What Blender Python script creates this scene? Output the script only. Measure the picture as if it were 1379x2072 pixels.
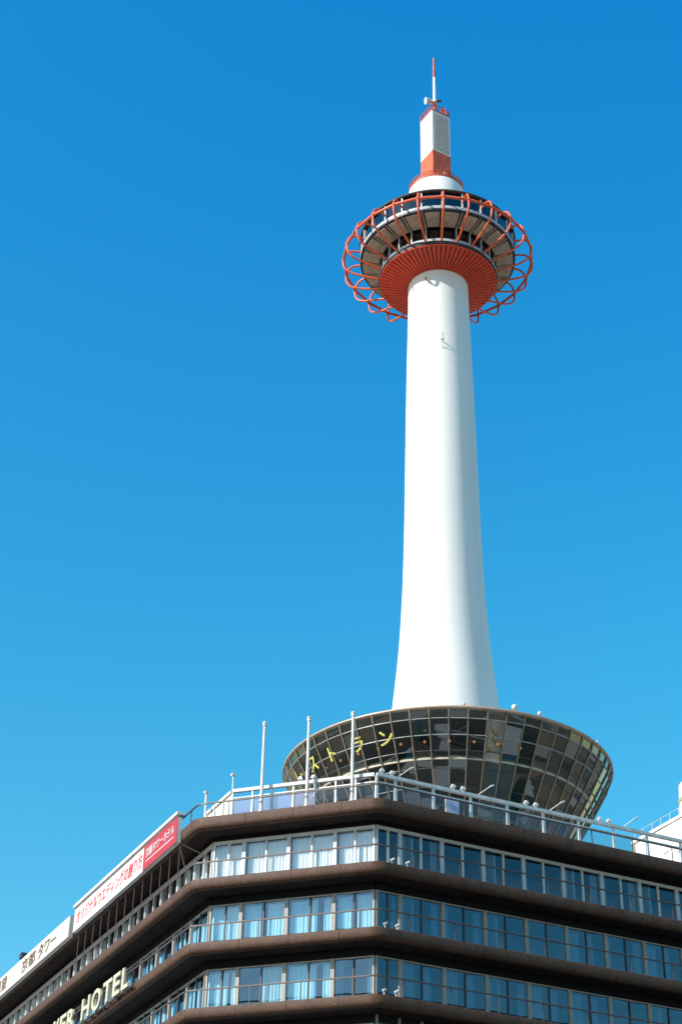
import bpy, math, random
from mathutils import Vector, Matrix
R = math.radians
random.seed(7)
for o in list(bpy.data.objects):
    bpy.data.objects.remove(o, do_unlink=True)
S = bpy.context.scene
COL = S.collection

# ------------------------------------------------------------------ camera
PITCH, ROLL = R(32.6), R(1.16)
cam = bpy.data.objects.new('camera', bpy.data.cameras.new('camera'))
COL.objects.link(cam)
cd = cam.data
cd.sensor_fit = 'VERTICAL'; cd.sensor_height = 36.0
cd.lens = 3390.0 / 2072.0 * 36.0
cd.clip_start = 0.5; cd.clip_end = 20000
_c, _s, _cr, _sr = math.cos(PITCH), math.sin(PITCH), math.cos(ROLL), math.sin(ROLL)
_r = Vector((1, 0, 0)); _f = Vector((0, _c, _s)); _u = Vector((0, -_s, _c))
_X = _cr * _r + _sr * _u; _Y = -_sr * _r + _cr * _u; _Z = -_f
cam.matrix_world = Matrix(((_X.x, _Y.x, _Z.x, 0), (_X.y, _Y.y, _Z.y, 0), (_X.z, _Y.z, _Z.z, 1.6), (0, 0, 0, 1)))
S.camera = cam

# ------------------------------------------------------------------ sky, sun, exposure
SUN_AZ, SUN_EL = R(-120), R(31.5)
world = bpy.data.worlds.new("World"); S.world = world; world.use_nodes = True
nt = world.node_tree
bg = nt.nodes['Background']
sky = nt.nodes.new('ShaderNodeTexSky'); sky.sky_type = 'NISHITA'; sky.sun_disc = False
sky.sun_elevation = SUN_EL; sky.sun_rotation = SUN_AZ % (2 * math.pi)
sky.air_density = 1.5; sky.dust_density = 0.6; sky.ozone_density = 6.0; sky.altitude = 50
hs = nt.nodes.new('ShaderNodeHueSaturation')
hs.inputs['Saturation'].default_value = 1.33; hs.inputs['Hue'].default_value = 0.483; hs.inputs['Value'].default_value = 1.14
nt.links.new(sky.outputs[0], hs.inputs['Color']); sp_ = nt.nodes.new('ShaderNodeSeparateColor'); cb_ = nt.nodes.new('ShaderNodeCombineColor')
nt.links.new(hs.outputs[0], sp_.inputs[0]); nt.links.new(sp_.outputs[0], cb_.inputs[0]); nt.links.new(cb_.outputs[0], bg.inputs['Color'])
for ch_, pw_, k_, op_, lim_ in ((1, 1.12, 0.91, 'MINIMUM', 1.0), (2, 0.6, 1.70, 'MAXIMUM', 0.93)):          # gentle colour response of the sky, channel by channel
    p_ = nt.nodes.new('ShaderNodeMath'); p_.operation = 'POWER'; p_.inputs[1].default_value = pw_
    m_ = nt.nodes.new('ShaderNodeMath'); m_.operation = 'MULTIPLY'; m_.inputs[1].default_value = k_
    nt.links.new(sp_.outputs[ch_], p_.inputs[0]); nt.links.new(p_.outputs[0], m_.inputs[0]); 
    l_ = nt.nodes.new('ShaderNodeMath'); l_.operation = 'MULTIPLY'; l_.inputs[1].default_value = lim_
    e_ = nt.nodes.new('ShaderNodeMath'); e_.operation = op_
    nt.links.new(sp_.outputs[ch_], l_.inputs[0]); nt.links.new(m_.outputs[0], e_.inputs[0]); nt.links.new(l_.outputs[0], e_.inputs[1]); nt.links.new(e_.outputs[0], cb_.inputs[ch_])
bg.inputs['Strength'].default_value = 0.15
sun = bpy.data.objects.new('sun', bpy.data.lights.new('sun', 'SUN')); COL.objects.link(sun)
sun.data.energy = 4.8; sun.data.angle = R(0.5); sun.data.color = (1.0, 0.955, 0.89)
sdir = Vector((math.sin(SUN_AZ) * math.cos(SUN_EL), math.cos(SUN_AZ) * math.cos(SUN_EL), math.sin(SUN_EL)))
sun.rotation_euler = sdir.to_track_quat('Z', 'Y').to_euler(); sun.location = sdir * 300
S.view_settings.view_transform = 'Standard'; S.view_settings.look = 'None'
S.view_settings.exposure = 0.40; S.view_settings.gamma = 1.0; S.view_settings.use_curve_mapping = False

# ------------------------------------------------------------------ materials
def new_mat(name):
    m = bpy.data.materials.new(name); m.use_nodes = True
    return m, m.node_tree, m.node_tree.nodes['Principled BSDF']

def mat(name, col, rough=0.6, metal=0.0, var=0.12, scale=3.0, bump=0.0, bscale=40.0, spec=0.5, streak=False):
    m, t, b = new_mat(name)
    b.inputs['Roughness'].default_value = rough; b.inputs['Metallic'].default_value = metal
    b.inputs['Specular IOR Level'].default_value = spec
    tc = t.nodes.new('ShaderNodeTexCoord'); mp = t.nodes.new('ShaderNodeMapping')
    t.links.new(tc.outputs['Object'], mp.inputs['Vector'])
    if streak: mp.inputs['Scale'].default_value = (1, 1, 0.12)
    n = t.nodes.new('ShaderNodeTexNoise'); n.inputs['Scale'].default_value = scale; n.inputs['Detail'].default_value = 5
    t.links.new(mp.outputs[0], n.inputs['Vector'])
    rp = t.nodes.new('ShaderNodeValToRGB')
    rp.color_ramp.elements[0].position = 0.3; rp.color_ramp.elements[1].position = 0.72
    rp.color_ramp.elements[0].color = tuple(c * (1 - var) for c in col) + (1,)
    rp.color_ramp.elements[1].color = tuple(min(1, c * (1 + var)) for c in col) + (1,)
    t.links.new(n.outputs['Fac'], rp.inputs['Fac']); t.links.new(rp.outputs['Color'], b.inputs['Base Color'])
    if bump:
        n2 = t.nodes.new('ShaderNodeTexNoise'); n2.inputs['Scale'].default_value = bscale; n2.inputs['Detail'].default_value = 3
        t.links.new(tc.outputs['Object'], n2.inputs['Vector'])
        bp = t.nodes.new('ShaderNodeBump'); bp.inputs['Strength'].default_value = bump; bp.inputs['Distance'].default_value = 0.02
        t.links.new(n2.outputs['Fac'], bp.inputs['Height']); t.links.new(bp.outputs[0], b.inputs['Normal'])
    return m

def granite(name, col):
    m, t, b = new_mat(name)
    b.inputs['Roughness'].default_value = 0.55; b.inputs['Specular IOR Level'].default_value = 0.2
    tc = t.nodes.new('ShaderNodeTexCoord')
    n = t.nodes.new('ShaderNodeTexNoise'); n.inputs['Scale'].default_value = 9; n.inputs['Detail'].default_value = 8; n.inputs['Roughness'].default_value = 0.75
    n3 = t.nodes.new('ShaderNodeTexNoise'); n3.inputs['Scale'].default_value = 0.6; n3.inputs['Detail'].default_value = 3
    t.links.new(tc.outputs['Object'], n.inputs['Vector'])
    rp = t.nodes.new('ShaderNodeValToRGB')
    rp.color_ramp.elements[0].position = 0.35; rp.color_ramp.elements[1].position = 0.68
    rp.color_ramp.elements[0].color = tuple(c * 0.55 for c in col) + (1,)
    rp.color_ramp.elements[1].color = tuple(c * 1.35 for c in col) + (1,)
    mx = t.nodes.new('ShaderNodeMix'); mx.data_type = 'RGBA'; mx.blend_type = 'MULTIPLY'; mx.inputs[0].default_value = 0.55
    mp = t.nodes.new('ShaderNodeMapping'); mp.inputs['Scale'].default_value = (3.0, 3.0, 0.35); t.links.new(tc.outputs['Object'], mp.inputs['Vector']); t.links.new(mp.outputs[0], n3.inputs['Vector'])
    t.links.new(n.outputs['Fac'], rp.inputs['Fac'])
    t.links.new(rp.outputs['Color'], mx.inputs[6]); t.links.new(n3.outputs['Fac'], mx.inputs[7])
    t.links.new(mx.outputs[2], b.inputs['Base Color'])
    return m

def glass(name, tint=(0.75, 0.85, 0.9), ior=1.5, rough=0.0, film=0.0, filmcol=(0.8, 0.8, 0.85), wav=0.0, boost=1.0, refl=(0.80, 0.86, 1.0)):
    m = bpy.data.materials.new(name); m.use_nodes = True
    t = m.node_tree; t.nodes.clear()
    out = t.nodes.new('ShaderNodeOutputMaterial')
    tr = t.nodes.new('ShaderNodeBsdfTransparent'); tr.inputs['Color'].default_value = (*tint, 1)
    gl = t.nodes.new('ShaderNodeBsdfGlossy'); gl.inputs['Color'].default_value = (*refl, 1); gl.inputs['Roughness'].default_value = rough
    lw = t.nodes.new('ShaderNodeLayerWeight'); lw.inputs['Blend'].default_value = 0.5      # thin sheet: the same reflectance from both sides
    pw = t.nodes.new('ShaderNodeMath'); pw.operation = 'POWER'; pw.inputs[1].default_value = 4.0
    f0 = min(0.6, ((ior - 1) / (ior + 1)) ** 2 * 2 * boost)
    mul = t.nodes.new('ShaderNodeMath'); mul.operation = 'MULTIPLY_ADD'; mul.inputs[1].default_value = 1 - f0; mul.inputs[2].default_value = f0; mul.use_clamp = True
    t.links.new(lw.outputs['Facing'], pw.inputs[0]); t.links.new(pw.outputs[0], mul.inputs[0])
    mx = t.nodes.new('ShaderNodeMixShader')
    t.links.new(mul.outputs[0], mx.inputs[0]); t.links.new(tr.outputs[0], mx.inputs[1]); t.links.new(gl.outputs[0], mx.inputs[2])
    last = mx
    if film:
        df = t.nodes.new('ShaderNodeBsdfDiffuse'); df.inputs['Color'].default_value = (*filmcol, 1)
        tl = t.nodes.new('ShaderNodeBsdfTranslucent'); tl.inputs['Color'].default_value = (*filmcol, 1)
        ad = t.nodes.new('ShaderNodeMixShader'); ad.inputs[0].default_value = 0.5
        t.links.new(df.outputs[0], ad.inputs[1]); t.links.new(tl.outputs[0], ad.inputs[2])
        m2 = t.nodes.new('ShaderNodeMixShader'); m2.inputs[0].default_value = film
        t.links.new(mx.outputs[0], m2.inputs[1]); t.links.new(ad.outputs[0], m2.inputs[2]); last = m2
    if wav:
        tc = t.nodes.new('ShaderNodeTexCoord')
        n = t.nodes.new('ShaderNodeTexNoise'); n.inputs['Scale'].default_value = 0.9; n.inputs['Detail'].default_value = 2
        t.links.new(tc.outputs['Object'], n.inputs['Vector'])
        bp = t.nodes.new('ShaderNodeBump'); bp.inputs['Strength'].default_value = wav; bp.inputs['Distance'].default_value = 0.1
        t.links.new(n.outputs['Fac'], bp.inputs['Height'])
        t.links.new(bp.outputs[0], gl.inputs['Normal'])
    t.links.new(last.outputs[0], out.inputs['Surface'])
    return m

M = {}
M['granite'] = granite('brown_granite', (0.138, 0.072, 0.046))
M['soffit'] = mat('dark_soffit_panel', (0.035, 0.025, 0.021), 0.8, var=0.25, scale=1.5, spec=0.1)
M['interior'] = mat('interior_plaster', (0.30, 0.29, 0.29), 0.8)
M['concrete'] = mat('roof_concrete', (0.30, 0.29, 0.27), 0.9, var=0.2)
_m, _t, _b = new_mat('patchy_roof_membrane'); _b.inputs['Roughness'].default_value = .9
_tc = _t.nodes.new('ShaderNodeTexCoord'); _vo = _t.nodes.new('ShaderNodeTexVoronoi'); _vo.inputs['Scale'].default_value = .35
_vo.distance = 'CHEBYCHEV'; _t.links.new(_tc.outputs['Object'], _vo.inputs['Vector'])
_rp = _t.nodes.new('ShaderNodeValToRGB'); _rp.color_ramp.interpolation = 'CONSTANT'
_rp.color_ramp.elements[0].color = (.10, .09, .08, 1); _rp.color_ramp.elements[1].position = .45; _rp.color_ramp.elements[1].color = (.22, .16, .11, 1)
_e = _rp.color_ramp.elements.new(.68); _e.color = (.7, .68, .64, 1)
_t.links.new(_vo.outputs['Color'], _rp.inputs['Fac']); _t.links.new(_rp.outputs[0], _b.inputs['Base Color'])
M['roof'] = _m
M['white_frame'] = mat('white_window_frame', (0.56, 0.535, 0.52), 0.5, var=0.08)
M['beige_frame'] = mat('beige_window_frame', (0.34, 0.285, 0.24), 0.5, var=0.1)
M['dark_frame'] = mat('dark_window_frame', (0.05, 0.045, 0.05), 0.4)
M['lintel'] = mat('dark_lintel_panel', (0.012, 0.012, 0.014), 0.8, spec=0.1)
M['curtain'] = mat('white_sheer_curtain', (0.85, 0.85, 0.83), 0.9, var=0.05)
M['curtain2'] = mat('cream_curtain', (0.70, 0.66, 0.58), 0.9, var=0.06)
M['curtain3'] = mat('grey_blackout_curtain', (0.22, 0.23, 0.26), 0.9, var=0.1)
M['win_glass'] = glass('window_glass', (0.56, 0.79, 0.90), 1.55, wav=0.12, boost=1.6)
M['top_glass'] = glass('clear_window_glass', (0.84, 0.9, 0.93), 1.5, wav=0.12, boost=1.3)
M['rail'] = mat('brown_metal_rail', (0.085, 0.05, 0.04), 0.45)
M['white_paint'] = mat('white_tower_paint', (0.74, 0.70, 0.655), 0.55, var=0.06, scale=0.5, streak=True)
_t = M['white_paint'].node_tree; _b = _t.nodes['Principled BSDF']; _lk = _b.inputs['Base Color'].links[0]; _src = _lk.from_socket
_tc = _t.nodes.new('ShaderNodeTexCoord'); _sp = _t.nodes.new('ShaderNodeSeparateXYZ'); _t.links.new(_tc.outputs['Object'], _sp.inputs[0])
_m1 = _t.nodes.new('ShaderNodeMath'); _m1.operation = 'PINGPONG'; _m1.inputs[1].default_value = 1.45; _t.links.new(_sp.outputs['Z'], _m1.inputs[0])
_m2 = _t.nodes.new('ShaderNodeMath'); _m2.operation = 'LESS_THAN'; _m2.inputs[1].default_value = 0.03; _t.links.new(_m1.outputs[0], _m2.inputs[0])
_mx = _t.nodes.new('ShaderNodeMix'); _mx.data_type = 'RGBA'; _mx.inputs[7].default_value = (0.68, 0.64, 0.60, 1)       # welded plate seams
_t.links.new(_m2.outputs[0], _mx.inputs[0]); _t.links.new(_src, _mx.inputs[6]); _t.links.new(_mx.outputs[2], _b.inputs['Base Color'])
M['red_paint'] = mat('red_orange_paint', (0.50, 0.085, 0.032), 0.55, var=0.22, scale=1.5)
M['orange_paint'] = mat('orange_paint', (0.74, 0.11, 0.028), 0.45, var=0.24, scale=1.6)
M['cone_paint'] = mat('cone_red_paint', (0.74, 0.062, 0.018), 0.55, var=0.15, scale=1.5)
M['groove_shade'] = mat('dark_red_groove_shade', (0.10, 0.02, 0.012), 0.7)
M['under_dark'] = mat('dark_underside_gap', (0.05, 0.042, 0.036), 0.8)
M['underside'] = mat('weathered_underside', (0.50, 0.39, 0.28), 0.75, var=0.25, scale=2.2)
M['deck_glass'] = glass('dark_deck_glass', (0.10, 0.13, 0.18), 1.55, boost=1.0)
M['band_glass'] = mat('dark_reflective_glass', (0.02, 0.025, 0.03), 0.06, spec=1.0)
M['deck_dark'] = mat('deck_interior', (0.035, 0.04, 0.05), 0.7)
M['grey_metal'] = mat('light_grey_metal', (0.43, 0.43, 0.44), 0.45, var=0.1)
M['black_metal'] = mat('black_metal', (0.03, 0.033, 0.04), 0.5)
M['louvre'] = mat('grey_louvre', (0.74, 0.74, 0.74), 0.5, var=0.1)
M['mullion'] = mat('bronze_mullion', (0.22, 0.165, 0.11), 0.45, var=0.15)
M['transom'] = mat('grey_transom', (0.30, 0.29, 0.27), 0.4)
M['rim'] = mat('pale_rim_metal', (0.42, 0.30, 0.21), 0.45)
M['bowl_glass'] = glass('tinted_bowl_glass', (0.30, 0.37, 0.345), 1.55, boost=1.1, refl=(0.88, 0.90, 0.86))
M['bowl_floor'] = mat('restaurant_floor_edge', (0.42, 0.35, 0.27), 0.6)
M['bowl_ceiling'] = mat('restaurant_ceiling', (0.27, 0.32, 0.31), 0.7, var=0.2)
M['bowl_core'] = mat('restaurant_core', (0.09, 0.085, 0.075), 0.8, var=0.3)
M['yellow'] = mat('yellow_letter_paint', (0.68, 0.60, 0.14), 0.5)
M['pole'] = mat('cream_pole_paint', (0.66, 0.60, 0.53), 0.4, var=0.08)
M['screen_white'] = mat('white_screen_steel', (0.60, 0.58, 0.54), 0.5, var=0.18)
M['screen_glass'] = glass('frosted_screen_glass', (0.86, 0.88, 0.93), 1.45, film=0.34, filmcol=(0.66, 0.66, 0.80))
M['screen_clear'] = glass('dusty_screen_glass', (0.90, 0.90, 0.90), 1.45, film=0.04, filmcol=(0.6, 0.55, 0.48), boost=0.4)
M['beige_panel'] = mat('beige_wall_panel', (0.66, 0.60, 0.52), 0.7, var=0.12)
M['white_wall'] = mat('white_rendered_wall', (0.74, 0.72, 0.69), 0.7, var=0.14, scale=0.9, streak=True)
M['olive'] = mat('olive_post', (0.36, 0.32, 0.16), 0.5)
M['sign_white'] = mat('white_sign_face', (0.66, 0.645, 0.63), 0.45, var=0.1, scale=1.4, streak=True)
M['sign_cream'] = mat('cream_sign_face', (0.62, 0.575, 0.50), 0.5, var=0.16, scale=1.6, streak=True)
M['sign_red'] = mat('red_sign_face', (0.42, 0.022, 0.030), 0.5, var=0.1)
M['sign_pink'] = mat('red_sign_lettering', (0.62, 0.035, 0.03), 0.5)
M['sign_brown'] = mat('brown_sign_lettering', (0.15, 0.06, 0.02), 0.5)
M['letter'] = mat('cream_letter_face', (0.55, 0.49, 0.33), 0.4, var=0.1)
M['lamp'] = None
_m, _t, _b = new_mat('glowing_orange_lamp'); _b.inputs['Base Color'].default_value = (0.9, 0.4, 0.2, 1)
_b.inputs['Emission Color'].default_value = (1.0, 0.28, 0.10, 1); _b.inputs['Emission Strength'].default_value = 1.1
M['lamp'] = _m
_m, _t, _b = new_mat('city_ground'); _b.inputs['Roughness'].default_value = .95
_tc = _t.nodes.new('ShaderNodeTexCoord'); _vo = _t.nodes.new('ShaderNodeTexVoronoi'); _vo.inputs['Scale'].default_value = .07
_vo.distance = 'CHEBYCHEV'; _t.links.new(_tc.outputs['Object'], _vo.inputs['Vector'])
_rp = _t.nodes.new('ShaderNodeValToRGB'); _rp.color_ramp.interpolation = 'CONSTANT'
_rp.color_ramp.elements[0].color = (.10, .09, .08, 1); _rp.color_ramp.elements[1].position = .3; _rp.color_ramp.elements[1].color = (.36, .25, .17, 1)
for _p, _c3 in ((.45, (.18, .15, .12)), (.58, (.55, .50, .44)), (.7, (.24, .19, .14))):
    _e = _rp.color_ramp.elements.new(_p); _e.color = (*_c3, 1)
_t.links.new(_vo.outputs['Color'], _rp.inputs['Fac']); _t.links.new(_rp.outputs[0], _b.inputs['Base Color'])
M['ground'] = _m
M['road'] = mat('asphalt', (0.05, 0.05, 0.05), 0.9, var=0.25, scale=0.2)
M['paving'] = mat('plaza_paving', (0.13, 0.12, 0.11), 0.85, var=0.25, scale=0.3)

# ------------------------------------------------------------------ mesh helpers
class MB:
    def __init__(s): s.v = []; s.f = []
    def add(s, vs, fs):
        k = len(s.v); s.v += [tuple(p) for p in vs]; s.f += [tuple(i + k for i in f) for f in fs]
    def box(s, o, ax, ay, az):          # parallelepiped from a corner and three edge vectors
        o, ax, ay, az = map(Vector, (o, ax, ay, az))
        vs = [o, o + ax, o + ax + ay, o + ay, o + az, o + ax + az, o + ax + ay + az, o + ay + az]
        fs = [(0, 3, 2, 1), (4, 5, 6, 7), (0, 1, 5, 4), (1, 2, 6, 5), (2, 3, 7, 6), (3, 0, 4, 7)]
        if ax.cross(ay).dot(az) < 0: fs = [f[::-1] for f in fs]
        s.add(vs, fs)
    def prism(s, poly, z0, z1):         # poly: counter-clockwise world xy
        n = len(poly)
        vs = [(x, y, z0) for x, y in poly] + [(x, y, z1) for x, y in poly]
        fs = [tuple(range(n))[::-1], tuple(range(n, 2 * n))] + [(i, (i + 1) % n, n + (i + 1) % n, n + i) for i in range(n)]
        s.add(vs, fs)
    def tube(s, pts, r, n=8, closed=False, r1=None):
        pts = [Vector(p) for p in pts]; m = len(pts); vs = []; prev = None
        for i, p in enumerate(pts):
            if closed: d = pts[(i + 1) % m] - pts[i - 1]
            else: d = pts[min(i + 1, m - 1)] - pts[max(i - 1, 0)]
            d.normalize()
            a = prev if prev is not None else (Vector((0, 0, 1)) if abs(d.z) < 0.95 else Vector((1, 0, 0)))
            a = (a - d * a.dot(d)).normalized(); b = d.cross(a); prev = a
            rr = r if r1 is None else r + (r1 - r) * i / max(1, m - 1)
            vs += [p + rr * (math.cos(2 * math.pi * k / n) * a + math.sin(2 * math.pi * k / n) * b) for k in range(n)]
        fs = []
        for i in range(m if closed else m - 1):
            j = (i + 1) % m
            fs += [(i * n + k, i * n + (k + 1) % n, j * n + (k + 1) % n, j * n + k) for k in range(n)]
        if not closed: fs += [tuple(range(n))[::-1], tuple(range((m - 1) * n, m * n))]
        s.add(vs, fs)
    def revolve(s, prof, c, n=64, closed=False):   # prof [(r,h)], c (x,y)
        m = len(prof); vs = []
        for r, h in prof:
            vs += [(c[0] + r * math.sin(2 * math.pi * k / n), c[1] - r * math.cos(2 * math.pi * k / n), h) for k in range(n)]
        fs = []
        for i in range(m if closed else m - 1):
            j = (i + 1) % m
            fs += [(i * n + k, i * n + (k + 1) % n, j * n + (k + 1) % n, j * n + k) for k in range(n)]
        s.add(vs, fs)
    def ball(s, c, r, n=10, m=6, sz=1.0):
        c = Vector(c)
        vs = [c + Vector((0, 0, r * sz)), c - Vector((0, 0, r * sz))]
        for i in range(1, m):
            th = math.pi * i / m
            vs += [c + Vector((r * math.sin(th) * math.cos(2 * math.pi * k / n), r * math.sin(th) * math.sin(2 * math.pi * k / n), r * sz * math.cos(th))) for k in range(n)]
        fs = []
        for k in range(n):
            fs.append((0, 2 + k, 2 + (k + 1) % n)); l = 2 + (m - 2) * n
            fs.append((1, l + (k + 1) % n, l + k))
            for i in range(m - 2):
                a = 2 + i * n
                fs.append((a + k, a + n + k, a + n + (k + 1) % n, a + (k + 1) % n))
        s.add(vs, fs)
    def mesh(s, name, material, base=(0, 0, 0), smooth=None):
        b = Vector(base)
        me = bpy.data.meshes.new(name)
        me.from_pydata([Vector(p) - b for p in s.v], [], s.f)
        me.materials.append(material)
        if smooth:
            me.shade_smooth(); me.set_sharp_from_angle(angle=R(smooth))
        me.update(); return me

BASE = {}
def tag(o, label, cat, group=None):
    o['label'] = label; o['category'] = cat
    if group: o['group'] = group
    return o
def thing(name, base, label, cat, group=None):
    o = bpy.data.objects.new(name, None); COL.objects.link(o); o.location = base
    o.empty_display_size = 0.5
    BASE[o.name] = Vector(base)
    return tag(o, label, cat, group)
def obj(name, mb, material, parent=None, smooth=None, base=None):
    b = BASE[parent.name] if parent is not None else Vector(base or (0, 0, 0))
    me = mb.mesh(name, material, b, smooth)
    o = bpy.data.objects.new(name, me); COL.objects.link(o)
    if parent is not None:
        o.parent = parent; BASE[o.name] = b
    else:
        o.location = b; BASE[o.name] = b
    return o
def inst(name, me, parent, loc=(0, 0, 0), rz=0.0):
    o = bpy.data.objects.new(name, me); COL.objects.link(o); o.parent = parent; o.location = loc
    o.rotation_euler = (0, 0, rz)
    return o

# ------------------------------------------------------------------ building frame: u along the shaded front, v along the sunlit front
PHI = R(64.1)
U = Vector((math.sin(PHI), math.cos(PHI), 0)); V = Vector((-U.y, U.x, 0)); ZZ = Vector((0, 0, 1))
O = Vector((-3.863, 70.121, 0)); A = 6.528
def W(u, v, h=0.0): return O + U * u + V * v + ZZ * h
NC = (U + V) / math.sqrt(2); DC = (U - V) / math.sqrt(2)      # chamfer inward normal, chamfer direction (left to right)
TX, TY = 8.40, 117.3                                           # tower axis
UMAX, VMAX = 58.0, 64.0
TOPS = [32.55, 29.46, 26.39, 23.37, 20.32]
THICK = [0.62, 0.52, 0.52, 0.52, 0.52]

# ------------------------------------------------------------------ ground
g = MB(); n = 64
g.add([(0, 0, 0)] + [(9000 * math.cos(2 * math.pi * k / n), 9000 * math.sin(2 * math.pi * k / n), 0) for k in range(n)],
      [(0, 1 + k, 1 + (k + 1) % n) for k in range(n)])
o = obj('ground', g, M['ground']); o['kind'] = 'structure'
g = MB(); g.add([(-90, -40, 0.004), (110, -40, 0.004), (110, 165, 0.004), (-90, 165, 0.004)], [(0, 1, 2, 3)])
o = obj('road', g, M['road']); o['kind'] = 'structure'
g = MB()
g.prism([tuple(W(*p)[:2]) for p in ((-7, 0), (0, -7), (UMAX + 6, -7), (UMAX + 6, VMAX + 6), (-7, VMAX + 6))], 0.008, 0.14)
o = obj('pavement', g, M['paving']); o['kind'] = 'structure'

# ------------------------------------------------------------------ path round the two fronts and the chamfer
def front_path(inset, rad, u_end, v_end):
    """points (uv, outward normal) from the far right along the shaded front, round the chamfer, to the far left"""
    a = A + inset * (math.sqrt(2) - 1) * 1.0 + 0.0
    cR = Vector((A + inset * math.tan(R(22.5)), inset)); cL = Vector((inset, A + inset * math.tan(R(22.5))))
    nR, nC, nL = Vector((0, -1)), Vector((-math.sqrt(.5), -math.sqrt(.5))), Vector((-1, 0))
    out = [(Vector((u_end, inset)), nR)]
    def corner(c, d0, d1, n0, n1):
        t = rad * math.tan(R(22.5)); p0 = c - d0 * t; k = 8
        cen = p0 - n0 * rad
        a0, a1 = math.atan2(n0.y, n0.x), math.atan2(n1.y, n1.x)
        while a1 > a0: a1 -= 2 * math.pi
        for i in range(k + 1):
            an = a0 + (a1 - a0) * i / k
            nn = Vector((math.cos(an), math.sin(an)))
            out.append((cen + nn * rad, nn))
    dR, dC, dL = Vector((-1, 0)), Vector((-math.sqrt(.5), math.sqrt(.5))), Vector((0, 1))
    corner(cR, dR, dC, nR, nC); corner(cL, dC, dL, nC, nL)
    out.append((Vector((inset, v_end)), nL))
    return out
def resample(path, step, rnd=False):
    """split into panels: list of lists of (point, normal)"""
    segs = []; L = [0.0]
    for (p, a), (q, b) in zip(path[:-1], path[1:]): L.append(L[-1] + (q - p).length)
    def at(s):
        for i in range(len(path) - 1):
            if s <= L[i + 1] + 1e-9:
                t = (s - L[i]) / max(1e-9, L[i + 1] - L[i])
                return path[i][0].lerp(path[i + 1][0], t), path[i][1].lerp(path[i + 1][1], t).normalized()
        return path[-1]
    tot = L[-1]; cuts = list(step(tot)) if callable(step) else [i * step for i in range(int(tot / step) + 1)] + [tot]
    for a, b in zip(cuts[:-1], cuts[1:]):
        if b - a < 0.05: continue
        g = 0.009
        inner = [s for s in L if a + 0.02 < s < b - 0.02]
        segs.append([at(s) for s in [a + g] + inner + [b - g]])
    return segs
def sweep(mb, pts, prof):
    """pts (uv,n) ; prof closed list of (outward, z); capped"""
    m = len(prof); vs = []; fs = []
    for p, nn in pts:
        for d, z in prof: vs.append(W(p.x + nn.x * d, p.y + nn.y * d, z))
    k = len(pts)
    for i in range(k - 1):
        for j in range(m):
            fs.append((i * m + j, (i + 1) * m + j, (i + 1) * m + (j + 1) % m, i * m + (j + 1) % m))
    fs += [tuple(range(m)), tuple(range((k - 1) * m, k * m))[::-1]]
    mb.add(vs, fs)
def footprint(inset, u_end=UMAX, v_end=VMAX, rad=0.9):
    pts = [tuple(W(p.x, p.y)[:2]) for p, _ in front_path(inset, rad, u_end, v_end)]
    pts.append(tuple(W(u_end, v_end)[:2]))
    return pts[::-1]

# ------------------------------------------------------------------ hotel building
hotel = thing('hotel_building', tuple(W(20, 20)), 'long brown granite hotel block with banded balconies and a chamfered corner under the white tower', 'building')
EAVE_PROF = lambda t, h: [(-0.30, t), (-0.05, t), (-0.012, t - 0.02), (0, t - 0.06), (0, t - h + 0.22), (-0.02, t - h + 0.12), (-0.08, t - h + 0.04), (-0.17, t - h), (-0.30, t - h)]
cR_s = UMAX - A          # arc length at which the chamfer starts
for i, (t, h) in enumerate(zip(TOPS, THICK)):
    mb = MB()
    path = front_path(0, 1.0, UMAX, VMAX)
    for seg in resample(path, 2.42): sweep(mb, seg, EAVE_PROF(t, h))
    fas = obj('roof_fascia' if i == 0 else 'balcony_fascia', mb, M['granite'], hotel, smooth=32)
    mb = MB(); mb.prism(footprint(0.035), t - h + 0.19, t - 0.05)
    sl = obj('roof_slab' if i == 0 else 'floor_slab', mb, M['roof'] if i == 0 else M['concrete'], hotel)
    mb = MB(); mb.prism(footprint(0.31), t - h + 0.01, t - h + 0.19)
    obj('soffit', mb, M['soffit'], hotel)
# interior core wall
mb = MB(); mb.prism(footprint(4.2, UMAX - 4, VMAX - 4, 0.5), 0.2, TOPS[0] - 0.7)
obj('core_wall', mb, M['interior'], hotel)
# room partitions behind the glass
mb = MB()
for t, h, nx in ((TOPS[1], 2.4, 0), (TOPS[2], 2.4, 1), (TOPS[3], 2.4, 0)):
    u = A + 2.6
    while u < UMAX - 6:
        mb.box(W(u, 1.62, t), U * 0.12, V * 2.5, ZZ * h); u += 4.54
    v = A + 2.6
    while v < VMAX - 6:
        mb.box(W(1.62, v, t), V * 0.12, U * 2.5, ZZ * h); v += 4.54
obj('partition_wall', mb, M['interior'], hotel)
# lower storeys (below the picture)
mb = MB()
for t in (17.28, 14.2, 11.1, 8.0):
    mb.prism(footprint(0.0), t - 0.5, t)
mb.prism(footprint(1.0, UMAX - .5, VMAX - .5), 0.2, 7.5)
obj('lower_storey', mb, M['granite'], hotel)
mb = MB()
for a, b in ((17.282, 19.82), (14.202, 16.78), (11.102, 13.7), (8.002, 10.6), (7.5, 7.502)):
    if b - a > .1: mb.prism(footprint(1.3, UMAX - .5, VMAX - .5), a, b)
obj('lower_glazing', mb, M['band_glass'], hotel)

REC = 1.30
RECT = REC * math.tan(R(22.5))
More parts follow.
